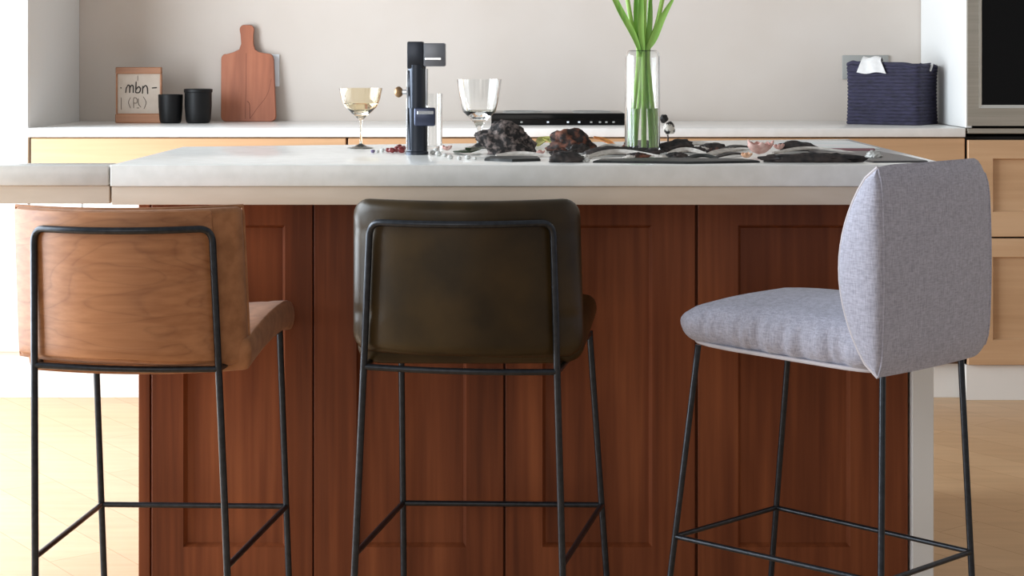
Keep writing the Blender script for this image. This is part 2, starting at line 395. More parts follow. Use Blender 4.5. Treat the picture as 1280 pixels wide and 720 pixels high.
# hoop of the back with both rear legs
def hoop(root, m, r, bow, tops, lows, ztop, zlow, yfoot, off):
    (xl, xr), (ll, lr) = tops, lows
    pts = []
    path = []
    nz = 9
    for i in range(nz+1):
        z = ztop*i/nz; t = z/ztop; path.append((ll+(xl-ll)*t, z))
    for i in range(1, 13): path.append((xl+(xr-xl)*i/12, ztop))
    for i in range(nz-1, -1, -1):
        z = ztop*i/nz; t = z/ztop; path.append((lr+(xr-lr)*t, z))
    P = []
    for x, z in path:
        t = min(1, z/zlow); P.append(Vector((x, yfoot*(1-t)+bow(x)*t-off, z)))
    # round the two upper corners
    out = []; i1, i2 = nz, nz+12
    for i, p in enumerate(P):
        if i in (i1, i2):
            q0 = p+(P[i-1]-p).normalized()*.028; q1 = p+(P[i+1]-p).normalized()*.028
            for k in range(8): t = k/7; out.append(q0*(1-t)**2+p*2*t*(1-t)+q1*t*t)
        else: out.append(p)
    # split into leg, hoop, leg
    cut = [k for k, p in enumerate(out) if p.z >= zlow]
    a, c = cut[0], cut[-1]
    MB().tube(out[:a+1], r).build('leg', m, root); MB().tube(out[c:], r).build('leg', m, root)
    MB().tube(out[a:c+1], r).build('back_hoop', m, root)
    return out
h1 = hoop(s1, M['iron'], R1, lambda x: bow1(x+.772), (-.949, -.607), (-.944, -.572), .8275, .56, 3.235, .030)
fl = [Vector((X_(131, sf), Yf, 0)), Vector((X_(119, sf), Yf, .562))]
fr_ = [Vector((X_(362, sf), Yf, 0)), Vector((X_(349.5, sf), Yf, .576))]
world_legs(s1, (fl, fr_), R1, M['iron'])
def lerpz(p, z): t = (z-p[0].z)/(p[1].z-p[0].z); return p[0].lerp(p[1], t)
def hoopz(path, z, side):
    seq = path if side == 0 else path[::-1]
    for a, b in zip(seq[:-1], seq[1:]):
        if a.z <= z <= b.z: return a.lerp(b, (z-a.z)/(b.z-a.z+1e-9))
def foot_ring(root, nl, nr, fl, fr, r, m, zn=.2, zf=.196):
    a, d = hoopz(nl, zn, 0), hoopz(nr, zn-.02, 1); b, c = lerpz(fl, zf), lerpz(fr, zf-.004)
    MB().tube([a, b], r).build('footrest', m, root); MB().tube([b, c], r).build('footrest', m, root); MB().tube([c, d], r).build('footrest', m, root)
foot_ring(s1, h1, h1, fl, fr_, .0058, M['iron'])
def seat_ring(root, nl, fl, fr, zn, r, m):
    a, d = hoopz(nl, zn, 0), hoopz(nl, zn-.008, 1); b, c = fl[1]-Vector((0,0,.006)), fr[1]-Vector((0,0,.006))
    mb = MB(); mid = (a+d)/2; mid.y -= .02
    mb.tube(spline([a, (a*2+d)/3-Vector((0,.018,0)), (a+d*2)/3-Vector((0,.018,0)), d]), r); mb.tube([a, b], r); mb.tube([b, c], r); mb.tube([c, d], r)
    mb.build('seat_frame', m, root, weld=False)
seat_ring(s1, h1, fl, fr_, .566, .006, M['iron'])

# --- olive leather stool
s2 = thing('bar_stool', (-.11, 3.4, 0), 'dark olive leather bar stool with black wire legs, in front of the faucet', 'stool', 'bar stools along the island')
def bow2(a): return 3.185+.075*(a/.22)**2
def F2(a, b, h):
    tz = (b+.15)/.30
    w = 1+.02*(1-tz)
    fold = .005*math.exp(-((b-.085)/.010)**2)+.005*math.exp(-((b+.072)/.010)**2)
    sd = max(0, abs(a)/.22-.72)/.28
    hh = h-(fold*sd*(1 if h > 0 else 0))
    return Vector((-.1235+a*w+.004*(1-tz), bow2(a)-hh, .7345+b-.012*max(0, a/.22)*(1-tz)))
MB().pad(.2195, .147, .034, .046, .022, F2, rings=14, ns=26, puff=.002).build('backrest', M['leather'], s2)
def Fs2(a, b, h):
    t = (b+.21)/.42
    X = -.121+.045*t+a; Y = 3.25+.36*t
    z = .588+.016*t+.02*(a/.21)**2*t
    return Vector((X, Y, z+h))
MB().pad(.222, .21, .05, .062, .026, Fs2, rings=8, puff=.004).build('seat', M['leather'], s2)
h2 = hoop(s2, M['iron'], R1, lambda x: bow2(x+.1235), (-.306, .043), (-.343, .066), .840, .56, 3.235, .037)
fl2 = [Vector((X_(505, sf), Yf, 0)), Vector((X_(501.5, sf), Yf, .556))]
fr2 = [Vector((X_(760, sf), Yf, 0)), Vector((X_(737, sf), Yf, .568))]
world_legs(s2, (fl2, fr2), R1, M['iron'])
foot_ring(s2, h2, h2, fl2, fr2, .0058, M['iron'], .206, .199)
seat_ring(s2, h2, fl2, fr2, .563, .006, M['iron'])

# --- grey fabric stool
W = Vector((.72, .694, 0)).normalized(); D = Vector((-W.y, W.x, 0))
C0 = Vector((.767, 3.168, 0))               # centre of the back's rear face
s3 = thing('bar_stool', (.58, 3.32, 0), 'grey fabric bar stool with thick cushioned back turned sideways, rightmost of three', 'stool', 'bar stools along the island')
def P3(a, d, z): return C0+W*a+D*d+Vector((0, 0, z))
zb, zt = .572, .958
HW3 = .182
def lens3(a, nb=18):
    k = max(0, a/HW3-.72)/.28
    lo, hi = zb+.018*k*k, zt-.032*k*k-.004*max(0, -a/HW3-.8)/.2
    rear = -.010*(1-(a/HW3)**2); o = []
    for j in range(nb+1):
        q = j/nb; o.append(P3(a, rear-.005*math.sin(PI*q)+.008*(2*q-1)**10, lo+(hi-lo)*q))
    for j in range(1, nb):
        q = 1-j/nb; o.append(P3(a, .080*max(0, math.sin(PI*q))**.72+.012, lo+(hi-lo)*q))
    return o
rings = []
def puffed(a, sg):
    base = lens3(a); c = sum(base, Vector())/len(base); out = []
    for k_, out_ in ((.03, .004), (.10, .009), (.3, .014), (.6, .017), (.95, .018)):
        out.append([p.lerp(c, k_)+W*(sg*out_) for p in base])
    return out
rings += puffed(-HW3, -1)[::-1]
rings += [lens3(-HW3+2*HW3*i/24) for i in range(25)]
rings += puffed(HW3, 1)
MB().loft(rings, True, True).build('backrest', M['fabric'], s3, angle=50)
for sg in (-1, 1):
    lp = lens3(sg*HW3)
    MB().tube(lp[18:]+[lp[0]], .0032, 8).build('piping', M['piping'], s3)
    MB().tube(lp[:19], .0022, 8).build('seam', M['fabric'], s3)
def Fs3(a, b, h):
    t = (b+.235)/.47
    a *= 1-.10*t
    p = P3(a, .005+.53*t, 0)
    low = max(0, -h)/.055
    wr = 0
    if h < .03:
        k = noise.noise(Vector((b*48, 1.3, h*9)))*1.0+noise.noise(Vector((b*95, 4.3, h*9)))*.5
        k2 = noise.noise(Vector((a*55, 7.3, h*8)))
        ea = max(0, abs(a)/.172-.72)/.28; eb = max(0, abs(b)/.235-.8)/.2
        wr = .013*k*ea; p += W*(wr*(1 if a > 0 else -1)); p += D*(.008*k2*eb*(1 if b > 0 else -1))
    z = .611+h*(1-(.42*(max(0, t-.45)/.55)**2 if h > 0 else 0))+(.004*math.sin(PI*min(1, max(0, t)))*(1 if h > 0 else 0))
    return Vector((p.x, p.y, z))
MB().pad(.172, .235, .060, .078, .038, Fs3, rings=14, ns=70, nc=8, puff=.034, puff2=0, seg=9).build('seat', M['fabric'], s3, angle=80)
pp = []
for i in range(80):
    q = i/80*2*PI; n_ = 5
    cx, sx = math.cos(q), math.sin(q)
    pp.append(P3((.152-.016*sx)*math.copysign(abs(cx)**(2/n_), cx), .268+.25*math.copysign(abs(sx)**(2/n_), sx), .574))
MB().tube(pp, .004, 8, loop=True).build('seat_piping', M['piping'], s3)
MB().loft([[p-Vector((0,0,.004)) for p in pp], [p+Vector((0,0,.003)) for p in pp]]).build('seat_base', M['fabric'], s3)
def leg3(top, joint):
    top, joint = Vector(top), Vector(joint)
    d = (joint-top); return [top+d*(top.z/(top.z-joint.z)), top]
LA = leg3((.335, 3.352, .580), (.288, 3.345, .2)); LB = leg3((.545, 3.530, .580), (.521, 3.560, .2))
LC = leg3((.650, 3.100, .580), (.636, 3.048, .2)); LD = leg3((.838, 3.275, .590), (.849, 3.240, .2))
R3 = .0062
world_legs(s3, (LA, LB, LC, LD), R3, M['iron'])
for p, q in ((LA, LB), (LB, LD), (LD, LC), (LC, LA)):
    MB().tube([lerpz(p, .2), lerpz(q, .2)], .0050).build('footrest', M['iron'], s3)

# ------------------------------------------------------------------ back worktop things
def s_at(Y): return F/Y
# framed sign
Ys = 6.12
t = thing('wooden_sign', at(173, 154.5, Ys), 'small framed wooden sign with black lettering at left of the cups', 'sign')
t.location.z = ZC
q0 = at(145, 156, Ys); q1 = at(202, 84, Ys)
zt_ = q1.z
MB().box(q0.x+.004, q1.x-.004, Ys, Ys+.008, ZC+.02, zt_-.004, .001).build('panel', M['paper'], t)
MB().box(q0.x, q1.x, Ys-.008, Ys+.014, zt_-.024, zt_, .002).build('frame_rail', M['frame_wood'], t)
MB().box(q0.x, q1.x, Ys-.014, Ys+.016, ZC, ZC+.034, .003).build('frame_rail', M['frame_wood'], t)
for x in (q0.x, q1.x-.006): MB().box(x, x+.006, Ys-.004, Ys+.012, ZC+.0345, zt_-.0245, .001).build('frame_stile', M['frame_wood'], t)
def strokes(lst, r, name, m):
    for pl in lst:
        mb = MB()
        for seg in pl: mb.tube(spline([at(x, y, Ys-.0012) for x, y in seg], 5), r, 6)
        mb.build(name, m, t, weld=False)
strokes([[[(157,116),(158,109)], [(157.5,111),(160,106.5),(162,108),(162,116)], [(162.2,110),(164.5,106.5),(166.5,108.5),(166.5,116)]],
         [[(170,102),(169.5,116)], [(170,112),(173,108.5),(175.5,111),(174,115.5),(170,116)]],
         [[(178.5,107.5),(178,117)], [(178.4,110.5),(181.5,107),(184,109.5),(184.5,117.5)]],
         [[(190,110),(196,109.5)]], [[(150.6,109.5),(151.8,110.2)]]], .0021, 'letter', M['ink'])
strokes([[[(163,122),(160.5,128),(163,135)]], [[(167,135),(167,123),(171,123.5),(171,128.5),(167.5,129)]], [[(173,123),(173,130),(176,134)]], [[(171,135),(174,135)]],
         [[(179,121),(182.5,128),(180,136)]], [[(172,94.5),(172,101)]], [[(151.5,122),(151.5,137)]]], .0012, 'faded_letter', M['faded_ink'])
# cups
def cup(x0, x1, ytop, Y, label, rim):
    s = s_at(Y); c = at((x0+x1)/2, 0, Y); c.z = ZC; r = (x1-x0)/2/s; h = H-(ytop-VY)/s-ZC
    pr = [(0, .0), (r*.72, 0), (r*.84, .004), (r*.90, .014), (r*.97, h*.5), (r, h-.004), (r*.985, h), (r*.93, h-.002), (r*.90, h*.5), (r*.8, .014), (0, .01)]
    if rim: pr[5:8] = [(r*.97, h-.014), (r*1.02, h-.012), (r*1.02, h-.001), (r*.95, h), (r*.92, h-.01)]
    o = MB().lathe(pr, 40, c).build('cup', M['cup']); rehome(o, c); tag(o, label, 'cup', 'black cups on the back worktop'); return o
cup(198, 228.5, 118, 6.10, 'smaller matt black cup beside the framed sign', False)
cup(230.5, 265, 111, 6.10, 'larger black cup with a rim, next to the cutting board', True)
# cutting board leaning on the wall
def arc(cx, cy, r, a0, a1, n=6): return [(cx+r*math.cos(math.radians(a0+(a1-a0)*i/n)), cy+r*math.sin(math.radians(a0+(a1-a0)*i/n))) for i in range(n+1)]
sb = s_at(6.24)
ol = arc(282, 147, 6, 180, 90, 5)[::1]
ol = [(275.5, 147)]+arc(282, 147, 6.5, 180, 90, 5)[1:]+arc(338, 147, 6.5, 90, 0, 5)+[(342.5, 110), (340.5, 76)]+arc(334, 74.5, 6, 0, -80, 4)+[(322, 66.5), (316.5, 63), (314.5, 56), (314.2, 44)]+arc(309, 38, 6, 0, -80, 4)+arc(303, 38, 6, -100, -180, 4)+[(298.2, 44), (299.2, 56), (297, 63), (290, 66.5), (281, 69)]+arc(281, 75, 6.5, -110, -180, 4)
bt = thing('cutting_board', (at(309, 0, 6.24).x, 6.24, ZC), 'reddish wooden cutting board with handle leaning on the back wall', 'cutting board')
def board_pt(x, y, h):
    p = at(x, y, 6.24); z = p.z; z = ZC+(z-at(0, 153.5, 6.24).z)
    lean = (z-ZC)/.35*.035
    return Vector((p.x, 6.255-h+lean, z))
n_ol = len(ol); cxo = sum(p[0] for p in ol)/n_ol; cyo = sum(p[1] for p in ol)/n_ol
def inset(pts, k): return [(x+(310-x)*k*.06, y+(100-y)*k*.03) for x, y in pts]
MB().loft([[board_pt(x, y, -.009) for x, y in inset(ol, .35)], [board_pt(x, y, -.006) for x, y in ol], [board_pt(x, y, .006) for x, y in ol], [board_pt(x, y, .009) for x, y in inset(ol, .35)]]).build('board', M['board'], bt)
mb = MB(); mb.tube([board_pt(306, 68, .0088), board_pt(306.5, 110, .0088), board_pt(306, 150, .0088)], .0009, 6)
mb.tube(spline([board_pt(312, 150, .0088), board_pt(311, 132, .0088), board_pt(308, 128, .0088)]), .0012, 6); mb.tube(spline([board_pt(312, 150, .0088), board_pt(320, 138, .0088), board_pt(333, 120, .0088), board_pt(338, 100, .0088)]), .0008, 6)
mb.build('glue_joint', mat('dark_joint', lin(112,58,40), .6), bt, weld=False)
# switch plates on the wall
def plate(x0, x1, y0, y1, m, label, Y=YW):
    a, b = at(x0, y1, Y), at(x1, y0, Y); t = thing('wall_socket', ((a.x+b.x)/2, Y-.004, a.z), label, 'socket')
    MB().box(a.x, b.x, Y-.009, Y-.0005, a.z, b.z, .002, 2).build('cover_plate', m, t)
    for f_ in (.3, .7):
        x = a.x+(b.x-a.x)*f_; MB().box(x-.012, x+.012, Y-.0105, Y-.0092, (a.z+b.z)/2-.02, (a.z+b.z)/2+.02, .0008).build('rocker', m, t)
    return t
plate(322, 349.5, 68, 108, M['plastic_white'], 'white wall plate half hidden behind the cutting board')
plate(1052.5, 1110, 69, 99, M['plastic_grey'], 'grey wall plate just above the navy basket')
# cooktop
t = thing('cooktop', (at(697, 0, 6).x, 6.0, ZC), 'low black cooktop with small pale control marks behind the island', 'cooktop')
ca, cb = at(614, 0, 5.9).x, at(781, 0, 5.9).x
MB().box(ca, cb, 5.90, 6.22, ZC, ZC+.042, .003, 2).build('body', M['black_glass'], t)
for i, xx in enumerate((652, 685, 710, 724, 739, 750, 758, 767)):
    p = at(xx, 153, 5.9)
    MB().box(p.x-.004, p.x+.004, 5.8975, 5.8995, ZC+.008, ZC+.014, .0006).build('control', M['plastic_white'] if i in (1, 2, 3) else M['plastic_grey'], t)
mb = MB()
for i, (x, y_) in enumerate(((ca+.11, 5.98), (cb-.11, 5.98), (ca+.11, 6.14), (cb-.11, 6.14))):
    MB().tube([(x+.07*math.cos(a*PI/16), y_+.06*math.sin(a*PI/16), ZC+.0425) for a in range(32)], .0012, 6, loop=True).build('burner_ring', M['plastic_grey'], t)

# navy woven basket
cb_ = Vector((at(1116, 0, 6.02).x, 6.03, ZC)); ang = math.radians(-33)
bk = thing('storage_basket', cb_, 'navy blue ribbed fabric basket at the right end of the back worktop', 'basket')
def sq(q, hw, hh, n=12):
    c, s = math.cos(q), math.sin(q)
    x = hw*math.copysign(abs(c)**(2/n), c); y = hh*math.copysign(abs(s)**(2/n), s)
    return Vector((x*math.cos(ang)-y*math.sin(ang), x*math.sin(ang)+y*math.cos(ang), 0))
def basket_ring(z, off, N=72):
    t = z/.222; hw = .140-.003*math.sin(PI*t)-off; hh = .105-.003*math.sin(PI*t)-off; o = []
    for k in range(N):
        q = 2*PI*k/N+PI/72; p = sq(q, hw, hh)
        zz = z if z < .2 else z-.010*abs(math.sin(q*2+.5))-.006*math.sin(q+1)
        o.append(cb_+p+Vector((0, 0, zz)))
    return o
navy = noisy('navy_felt', lin(34,32,48), lin(52,49,74), (40,40,200), .8, bmp=.2)
rg = []
nr = 18
for i in range(nr):
    for f_, o_ in ((.0, .003), (.25, .0008), (.5, 0), (.75, .0008)):
        rg.append(basket_ring((i+f_)/nr*.222, o_))
rg.append(basket_ring(.222, .001)); rg.append(basket_ring(.224, .004)); rg.append(basket_ring(.222, .008)); rg.append(basket_ring(.02, .009))
MB().loft(rg, True, True).build('body', navy, bk, angle=70)
hb = MB().tube(spline([cb_+sq(0, .141, .03)+Vector((0,0,.19)), cb_+sq(0, .148, .03)+Vector((0,0,.215)), cb_+sq(0, .148, .03)+Vector((0,.02,.205)), cb_+sq(0, .141, .03)+Vector((0,.03,.17))]), .004, 8)
hb.build('handle', M['cloth'], bk)
# cloth over its rim
mb = MB(); cl = []
fdir = sq(-PI/2, .148, .105).normalized(); 
uu = Vector((math.cos(ang), math.sin(ang), 0)); nn = Vector((-math.sin(ang), math.cos(ang), 0))
cen = cb_+uu*(-.035)
front = -nn
def cl_pt(u, v, o_):
    # v 0..1: hangs outside, over the rim, then inside
    w = (.034+.020*((.5-v)*2 if v < .5 else 0))
    if v < .5: off = .1075+.0025+o_; z = .183+(.232-.183)*(v/.5)
    elif v < .7: off = .1075-(v-.5)/.2*.018; z = .232+.005*math.sin((v-.5)/.2*PI)+o_
    else: off = .088-o_; z = .232-(v-.7)/.3*.04
    return cen+uu*(u*w)+front*(off+.002*math.sin(u*5+v*3))+Vector((0, 0, z+.003*math.sin(u*4)))
nu, nv = 12, 20
for side in (0, 1):
    vs = [cl_pt(-1+2*i/nu, j/nv, .0035*side) for j in range(nv+1) for i in range(nu+1)]
    fs = [(j*(nu+1)+i, j*(nu+1)+i+1, (j+1)*(nu+1)+i+1, (j+1)*(nu+1)+i) for j in range(nv) for i in range(nu)]
    mb.add(vs, fs)
o = mb.build('folded_cloth', M['cloth'], angle=70); rehome(o, cb_+Vector((0, 0, .16))); tag(o, 'pale folded cloth hanging over the rim of the navy basket', 'cloth')

# ------------------------------------------------------------------ things on the island
# faucet
fb = onisl(521, 193); sF = F/fb.y
fa = thing('faucet', fb, 'dark gunmetal kitchen faucet standing on the island', 'faucet')
k = 1/sF
def FP(px_, py_, dy=0): return at(px_, py_, fb.y)+Vector((0, dy, 0))
MB().lathe([(0, 0), (14.5*k, 0), (14.5*k, .006), (13.5*k, .008), (13.5*k, 58*k), (0, 58*k)], 32, fb).build('base_sleeve', M['gunmetal'], fa)
MB().lathe([(0, 0), (11.5*k, 0), (11.5*k, 55*k), (0, 55*k)], 32, fb+Vector((0, 0, 57*k))).build('column', M['gunmetal'], fa)
a, b_ = FP(509.5, 86), FP(530, 52); MB().box(a.x, b_.x, fb.y-10*k, fb.y+10*k, a.z, b_.z, .003, 2).build('head', M['gunmetal'], fa)
a, b_ = FP(530, 83), FP(557, 54); mb = MB().box(a.x, b_.x, fb.y-11*k, fb.y+11*k, a.z, b_.z, .003, 2); spout = mb.build('spout', M['grey_satin'], fa)
MB().box(FP(532, 0).x, FP(552, 0).x, fb.y-12.6*k, fb.y-11*k, FP(0, 75).z, FP(0, 72).z, .0006).build('spout_slot', M['chrome'], spout)
MB().tube([FP(533, 86, -.002), FP(533, 132, -.002)], 2.2*k, 12).build('chrome_rod', M['chrome'], fa)
MB().tube([FP(510, 88, -.012), FP(510, 187, -.022)], 1.3*k, 10).build('chrome_rod', M['chrome'], fa)
a, b_ = FP(519, 157), FP(545, 134); lvb = MB().box(a.x, b_.x, fb.y-20*k, fb.y-6*k, a.z, b_.z, .004, 3).build('lever_block', mat('blue_grey_metal', lin(74,80,100), .25, .7), fa)
MB().box(FP(523, 0).x, FP(543, 0).x, fb.y-22*k, fb.y-20*k, FP(0, 142).z, FP(0, 138).z, .0006).build('lever', M['chrome'], lvb)
mb = MB(); c = FP(500, 115, 0); mb.tube([c+Vector((.02, 0, 0)), c+Vector((-.002, 0, 0))], 3*k, 10); sv = mb.build('side_valve', M['chrome'], fa)
mb = MB(); bm = bmesh.new(); bmesh.ops.create_uvsphere(bm, u_segments=20, v_segments=12, radius=7*k); bmesh.ops.scale(bm, vec=(.8, .8, 1), verts=bm.verts); bmesh.ops.translate(bm, vec=c+Vector((-.003, 0, 0)), verts=bm.verts); mb.bm(bm); bm.free(); mb.build('knob', M['brass'], sv)
# tumbler right behind the faucet
gb = onisl(541, 186); kg = gb.y/F
def tumbler(c, r, h, m): return MB().lathe([(0, 0), (r*.9, 0), (r*.96, .004), (r, h), (r-.0022, h), (r*.96-.002, .008), (0, .006)], 40, c).build('glass_tumbler', m)
o = tumbler(gb, 12*kg, (186-117)*kg, M['glass']); rehome(o, gb); tag(o, 'clear glass tumbler right behind the faucet', 'glass')

# stemmed glasses
def goblet(c, r, h, zb_, m, label, wine=None, stem=.0032, stem_top=.006, scallop=0):
    t = thing('wine_glass', c, label, 'glass')
    out = [(r*.62, 0), (r*.62, .002), (r*.3, .005), (stem+.001, .012), (stem, .03), (stem, zb_*.75), (stem_top, zb_-.006), (r*.42, zb_+.010), (r*.74, zb_+.026), (r*.90, zb_+(h-zb_)*.62), (r, h)]
    inn = [(r-.0035, h), (r*.90-.0035, zb_+(h-zb_)*.62), (r*.74-.002, zb_+.028), (r*.40, zb_+.014), (.0, zb_+.008)]
    MB().lathe([(0, 0)]+out+inn, 48, c).build('bowl_and_stem', m, t)
    if wine:
        zw = zb_+(h-zb_)*wine
        MB().lathe([(0, zb_+.0095), (r*.38, zb_+.0155), (r*.74-.0045, zb_+.030), (r*.885-.0045, zw), (0, zw)], 40, c).build('wine', M['wine'], t)
    return t
g1 = onisl(451, 185.5); k1 = g1.y/F
goblet(g1, 27*k1, (185.5-110)*k1, (185.5-147)*k1, M['amber_glass'], 'amber tinted coupe glass left of the faucet', .5, .0022, .004)
g2 = onisl(599, 185); k2 = g2.y/F
goblet(g2, 28*k2, (185-99)*k2, (185-153)*k2, M['glass'], 'clear goblet with deep bowl standing right of the faucet', .3, .0055, .010)

# vase
vb = onisl(803, 190); kv = vb.y/F; rv = 22*kv; hv = (190-63)*kv
v = thing('glass_vase', vb, 'tall clear cylindrical vase of green stems on the island', 'vase')
MB().lathe([(0, 0), (rv*.95, 0), (rv, .004), (rv, hv-.016), (rv*.93, hv-.005), (rv*.80, hv), (rv*.77, hv-.002), (rv*.88, hv-.008), (rv-.003, hv-.018), (rv-.003, .012), (0, .010)], 56, vb).build('vase_wall', M['glass'], v)
zw = (190-135)*kv
MB().lathe([(0, .0105), (rv-.0036, .0125), (rv-.0034, zw), (0, zw)], 56, vb).build('water', M['water'], v)
def blade(path, w, m, curl=.25, th=.0012, face=None):
    """a long leaf: path of points, width profile, two-sided"""
    P = spline(path, 6); n = len(P); mb = MB(); rings = []
    for i, p in enumerate(P):
        t = i/(n-1); ww = w*max(.04, math.sin(PI*(.12+.86*t))**.8)
        tg = (P[min(i+1, n-1)]-P[max(i-1, 0)]).normalized()
        f_ = Vector(face) if face else Vector((0, -1, .15)); sd = tg.cross(f_).normalized(); nr_ = sd.cross(tg).normalized()
        top = [p+sd*(ww*u)+nr_*(curl*ww*u*u+th) for u in (-1, -.5, 0, .5, 1)]
        bot = [p+sd*(ww*u)+nr_*(curl*ww*u*u-th) for u in (1, .5, 0, -.5, -1)]
        rings.append(top+bot)
    return mb.loft(rings)
def VP_(x, y, dy=0): return at(x, y, vb.y)+Vector((0, dy, 0))
sp = [  # stem base x, mouth x, top (x,y), depth offset, leaf path
    (788, 798, (781, -20), -.010, [(800, 66), (792, 45), (776, 15), (764, -8), (750, -24)], .0075),
    (796, 803, (799, -40), .006, [(802, 66), (797, 40), (795, 10), (796, -30)], .007),
    (804, 804, (806, -40), -.013, [(804, 64), (801, 40), (801, 5), (800, -35)], .0068),
    (812, 807, (815, -30), .010, [(806, 64), (811, 45), (813, 15), (813, -20)], .006),
    (819, 810, (832, -20), -.004, [(808, 63), (817, 48), (828, 22), (845, -8)], .0085)]
names = ['leftmost green cut stem in the vase, its blade leaf bent left', 'thin green cut stem at left of the middle in the vase', 'tallest bright green cut stem in the middle of the vase',
         'thin darker green cut stem right of the middle in the vase', 'rightmost green cut stem in the vase, its blade leaf bent right']
for (bx, mx_, tp, dy, lf, lw), nm in zip(sp, names):
    base = VP_(bx, 187, dy); base.z = ZI+.013
    t = thing('cut_stem', base, nm, 'plant', 'green cut stems in the vase')
    MB().tube(spline([base, VP_((bx*2+mx_)/3, 140, dy), VP_(mx_, 66, dy*.6), VP_((mx_+tp[0])/2, 30, dy*.6), VP_(tp[0], tp[1], dy)]), .0052, 10).build('stem', M['stem'], t)
    MB(); blade([VP_(x, y_, dy*.6-.006) for x, y_ in lf], lw, M['leaf']).build('leaf', M['leaf'], t, angle=70)

# dried pieces strewn on the worktop
bark = noisy('dark_bark', lin(24,19,18), lin(150,134,128), (85,85,85), .75, 7, .46, .72, bmp=.7)
bark_red = noisy('red_brown_bark', lin(34,25,23), lin(140,84,62), (60,60,60), .7, 6, .46, .70, bmp=.6)
slate = noisy('black_slate', lin(20,21,21), lin(46,48,46), (40,40,80), .55, 6, bmp=.3)
shell_d = noisy('black_shell', lin(16,16,17), lin(64,54,50), (60,60,60), .5, 6)
pale = noisy('pale_dried_leaf', lin(188,180,172), lin(222,216,208), (60,60,60), .7, 6, bmp=.3)
pinkp = noisy('pink_petal', lin(196,140,130), lin(226,190,180), (60,60,60), .6, 5)
peach = noisy('peach_petal', lin(206,150,112), lin(230,190,160), (60,60,60), .6, 5)
orange = noisy('orange_leaf', lin(190,96,44), lin(218,160,80), (50,50,50), .6, 5)
dkgreen = noisy('dark_green_leaf', lin(26,38,22), lin(52,72,38), (50,50,50), .5, 5)
ylgreen = noisy('yellow_green_leaf', lin(150,150,66), lin(192,186,110), (60,60,60), .6, 5)
redb = noisy('dark_red_berry', lin(104,30,32), lin(150,60,60), (80,80,80), .35, 4)
purple = noisy('purple_petal', lin(92,78,120), lin(130,116,150), (60,60,60), .5)
stone = noisy('pale_pebble', lin(196,196,192), lin(224,224,220), (90,90,90), .6)
def lump(name, x0, x1, ytop, ybase, depth, m, label, cat, group=None, rough=.22, seed=0, flat=.35, skew=0, fr=1.6):
    c = onisl((x0+x1)/2, ybase); s = F/c.y; hw = (x1-x0)/2/s; h = (ybase-ytop)/s
    c.y += depth*.5
    bm = bmesh.new(); bmesh.ops.create_icosphere(bm, subdivisions=4, radius=1)
    for v_ in bm.verts:
        p = v_.co.copy(); n1 = noise.noise(p*fr+Vector((seed*3.1, seed, 0)))+.5*noise.noise(p*fr*2.7+Vector((seed, 9, 0)))+.25*noise.noise(p*fr*6+Vector((3, seed, 0)))
        p *= 1+rough*n1
        if p.z < -flat: p.z = -flat
        z = (p.z+flat)/(1+flat)
        v_.co = Vector((c.x+p.x*hw+skew*z*hw, c.y+p.y*depth*.5, c.z+.0005+z*h))
    k_ = MB(); k_.bm(bm); bm.free()
    o = k_.build(name, m, angle=80); rehome(o, c); tag(o, label, cat, group); return o
def flatleaf(name, pts, w, m, label, cat, curl=.3, lift=.004, group=None, th=.0012):
    """leaf lying on the worktop: centre line in picture-plane positions on the top"""
    P = []; n = len(pts)
    for i, q in enumerate(pts):
        p = onisl(q[0], q[1]); p.z += lift+(q[2] if len(q) > 2 else 0); P.append(p)
    k_ = blade(P, w, m, curl, th, face=(0, -.25, 1)); zmin = min(v_.z for v_ in k_.v)
    for v_ in k_.v: v_.z += ZI+.0004-zmin
    o = k_.build(name, m, angle=70); rehome(o, P[0].lerp(P[-1], .5)); tag(o, label, cat, group); return o
def sheet(name, corners, th, m, label, cat, wav=.0, seed=0, z=0, group=None):
    """thin plate lying on the top with an irregular outline"""
    P = [onisl(x, y) for x, y in corners]; pts = []
    for i in range(len(P)):
        a, b = P[i], P[(i+1) % len(P)]
        for j in range(6):
            p = a.lerp(b, j/6); n1 = noise.noise(Vector((p.x*40, p.y*40, seed)))*wav; pts.append(p+Vector((n1, n1*.6, 0)))
    k_ = MB(); c = sum(pts, Vector())/len(pts)
    k_.loft([[p+Vector((0,0,z+.0004)) for p in pts], [p+Vector((0,0,z+th*.6)) for p in pts], [p.lerp(c, .03)+Vector((0,0,z+th)) for p in pts]])
    o = k_.build(name, m, smooth=False); rehome(o, c+Vector((0, 0, z))); tag(o, label, cat, group); return o
G = 'dried pieces strewn on the island'
lump('bark_chunk', 604, 674, 157, 194, .06, bark, 'largest rough dark bark chunk, beside the clear goblet', 'bark', G, .40, 1, skew=-.35, fr=1.5)
lump('bark_chunk', 686, 744, 163, 190, .05, bark_red, 'reddish brown bark chunk between the large chunk and vase', 'bark', G, .36, 4, skew=-.15, fr=1.5)
lump('bark_chunk', 781, 822, 169, 188, .022, bark_red, 'pinkish brown bark piece right in front of the vase foot', 'bark', G, .45, 6, fr=2.4)
lump('black_shell', 822, 868, 176, 190, .035, shell_d, 'black shell-like piece at the right of the vase', 'shell', G, .3, 8, skew=.15)
lump('black_shell', 874, 908, 179, 187.5, .03, shell_d, 'small black shell-like piece midway along the far side', 'shell', G, .3, 9)
lump('black_shell', 730, 788, 183, 194, .03, shell_d, 'long black shell-like piece in front of the reddish bark', 'shell', G, .25, 10, skew=.1)
lump('black_shell', 686, 729, 190, 203.5, .03, shell_d, 'black shell-like piece nearest the worktop front edge', 'shell', G, .3, 12)
lump('dark_pod', 978, 1030, 177, 189, .03, shell_d, 'dark pod lying right of the pink blossom', 'pod', G, .2, 13, skew=-.4)
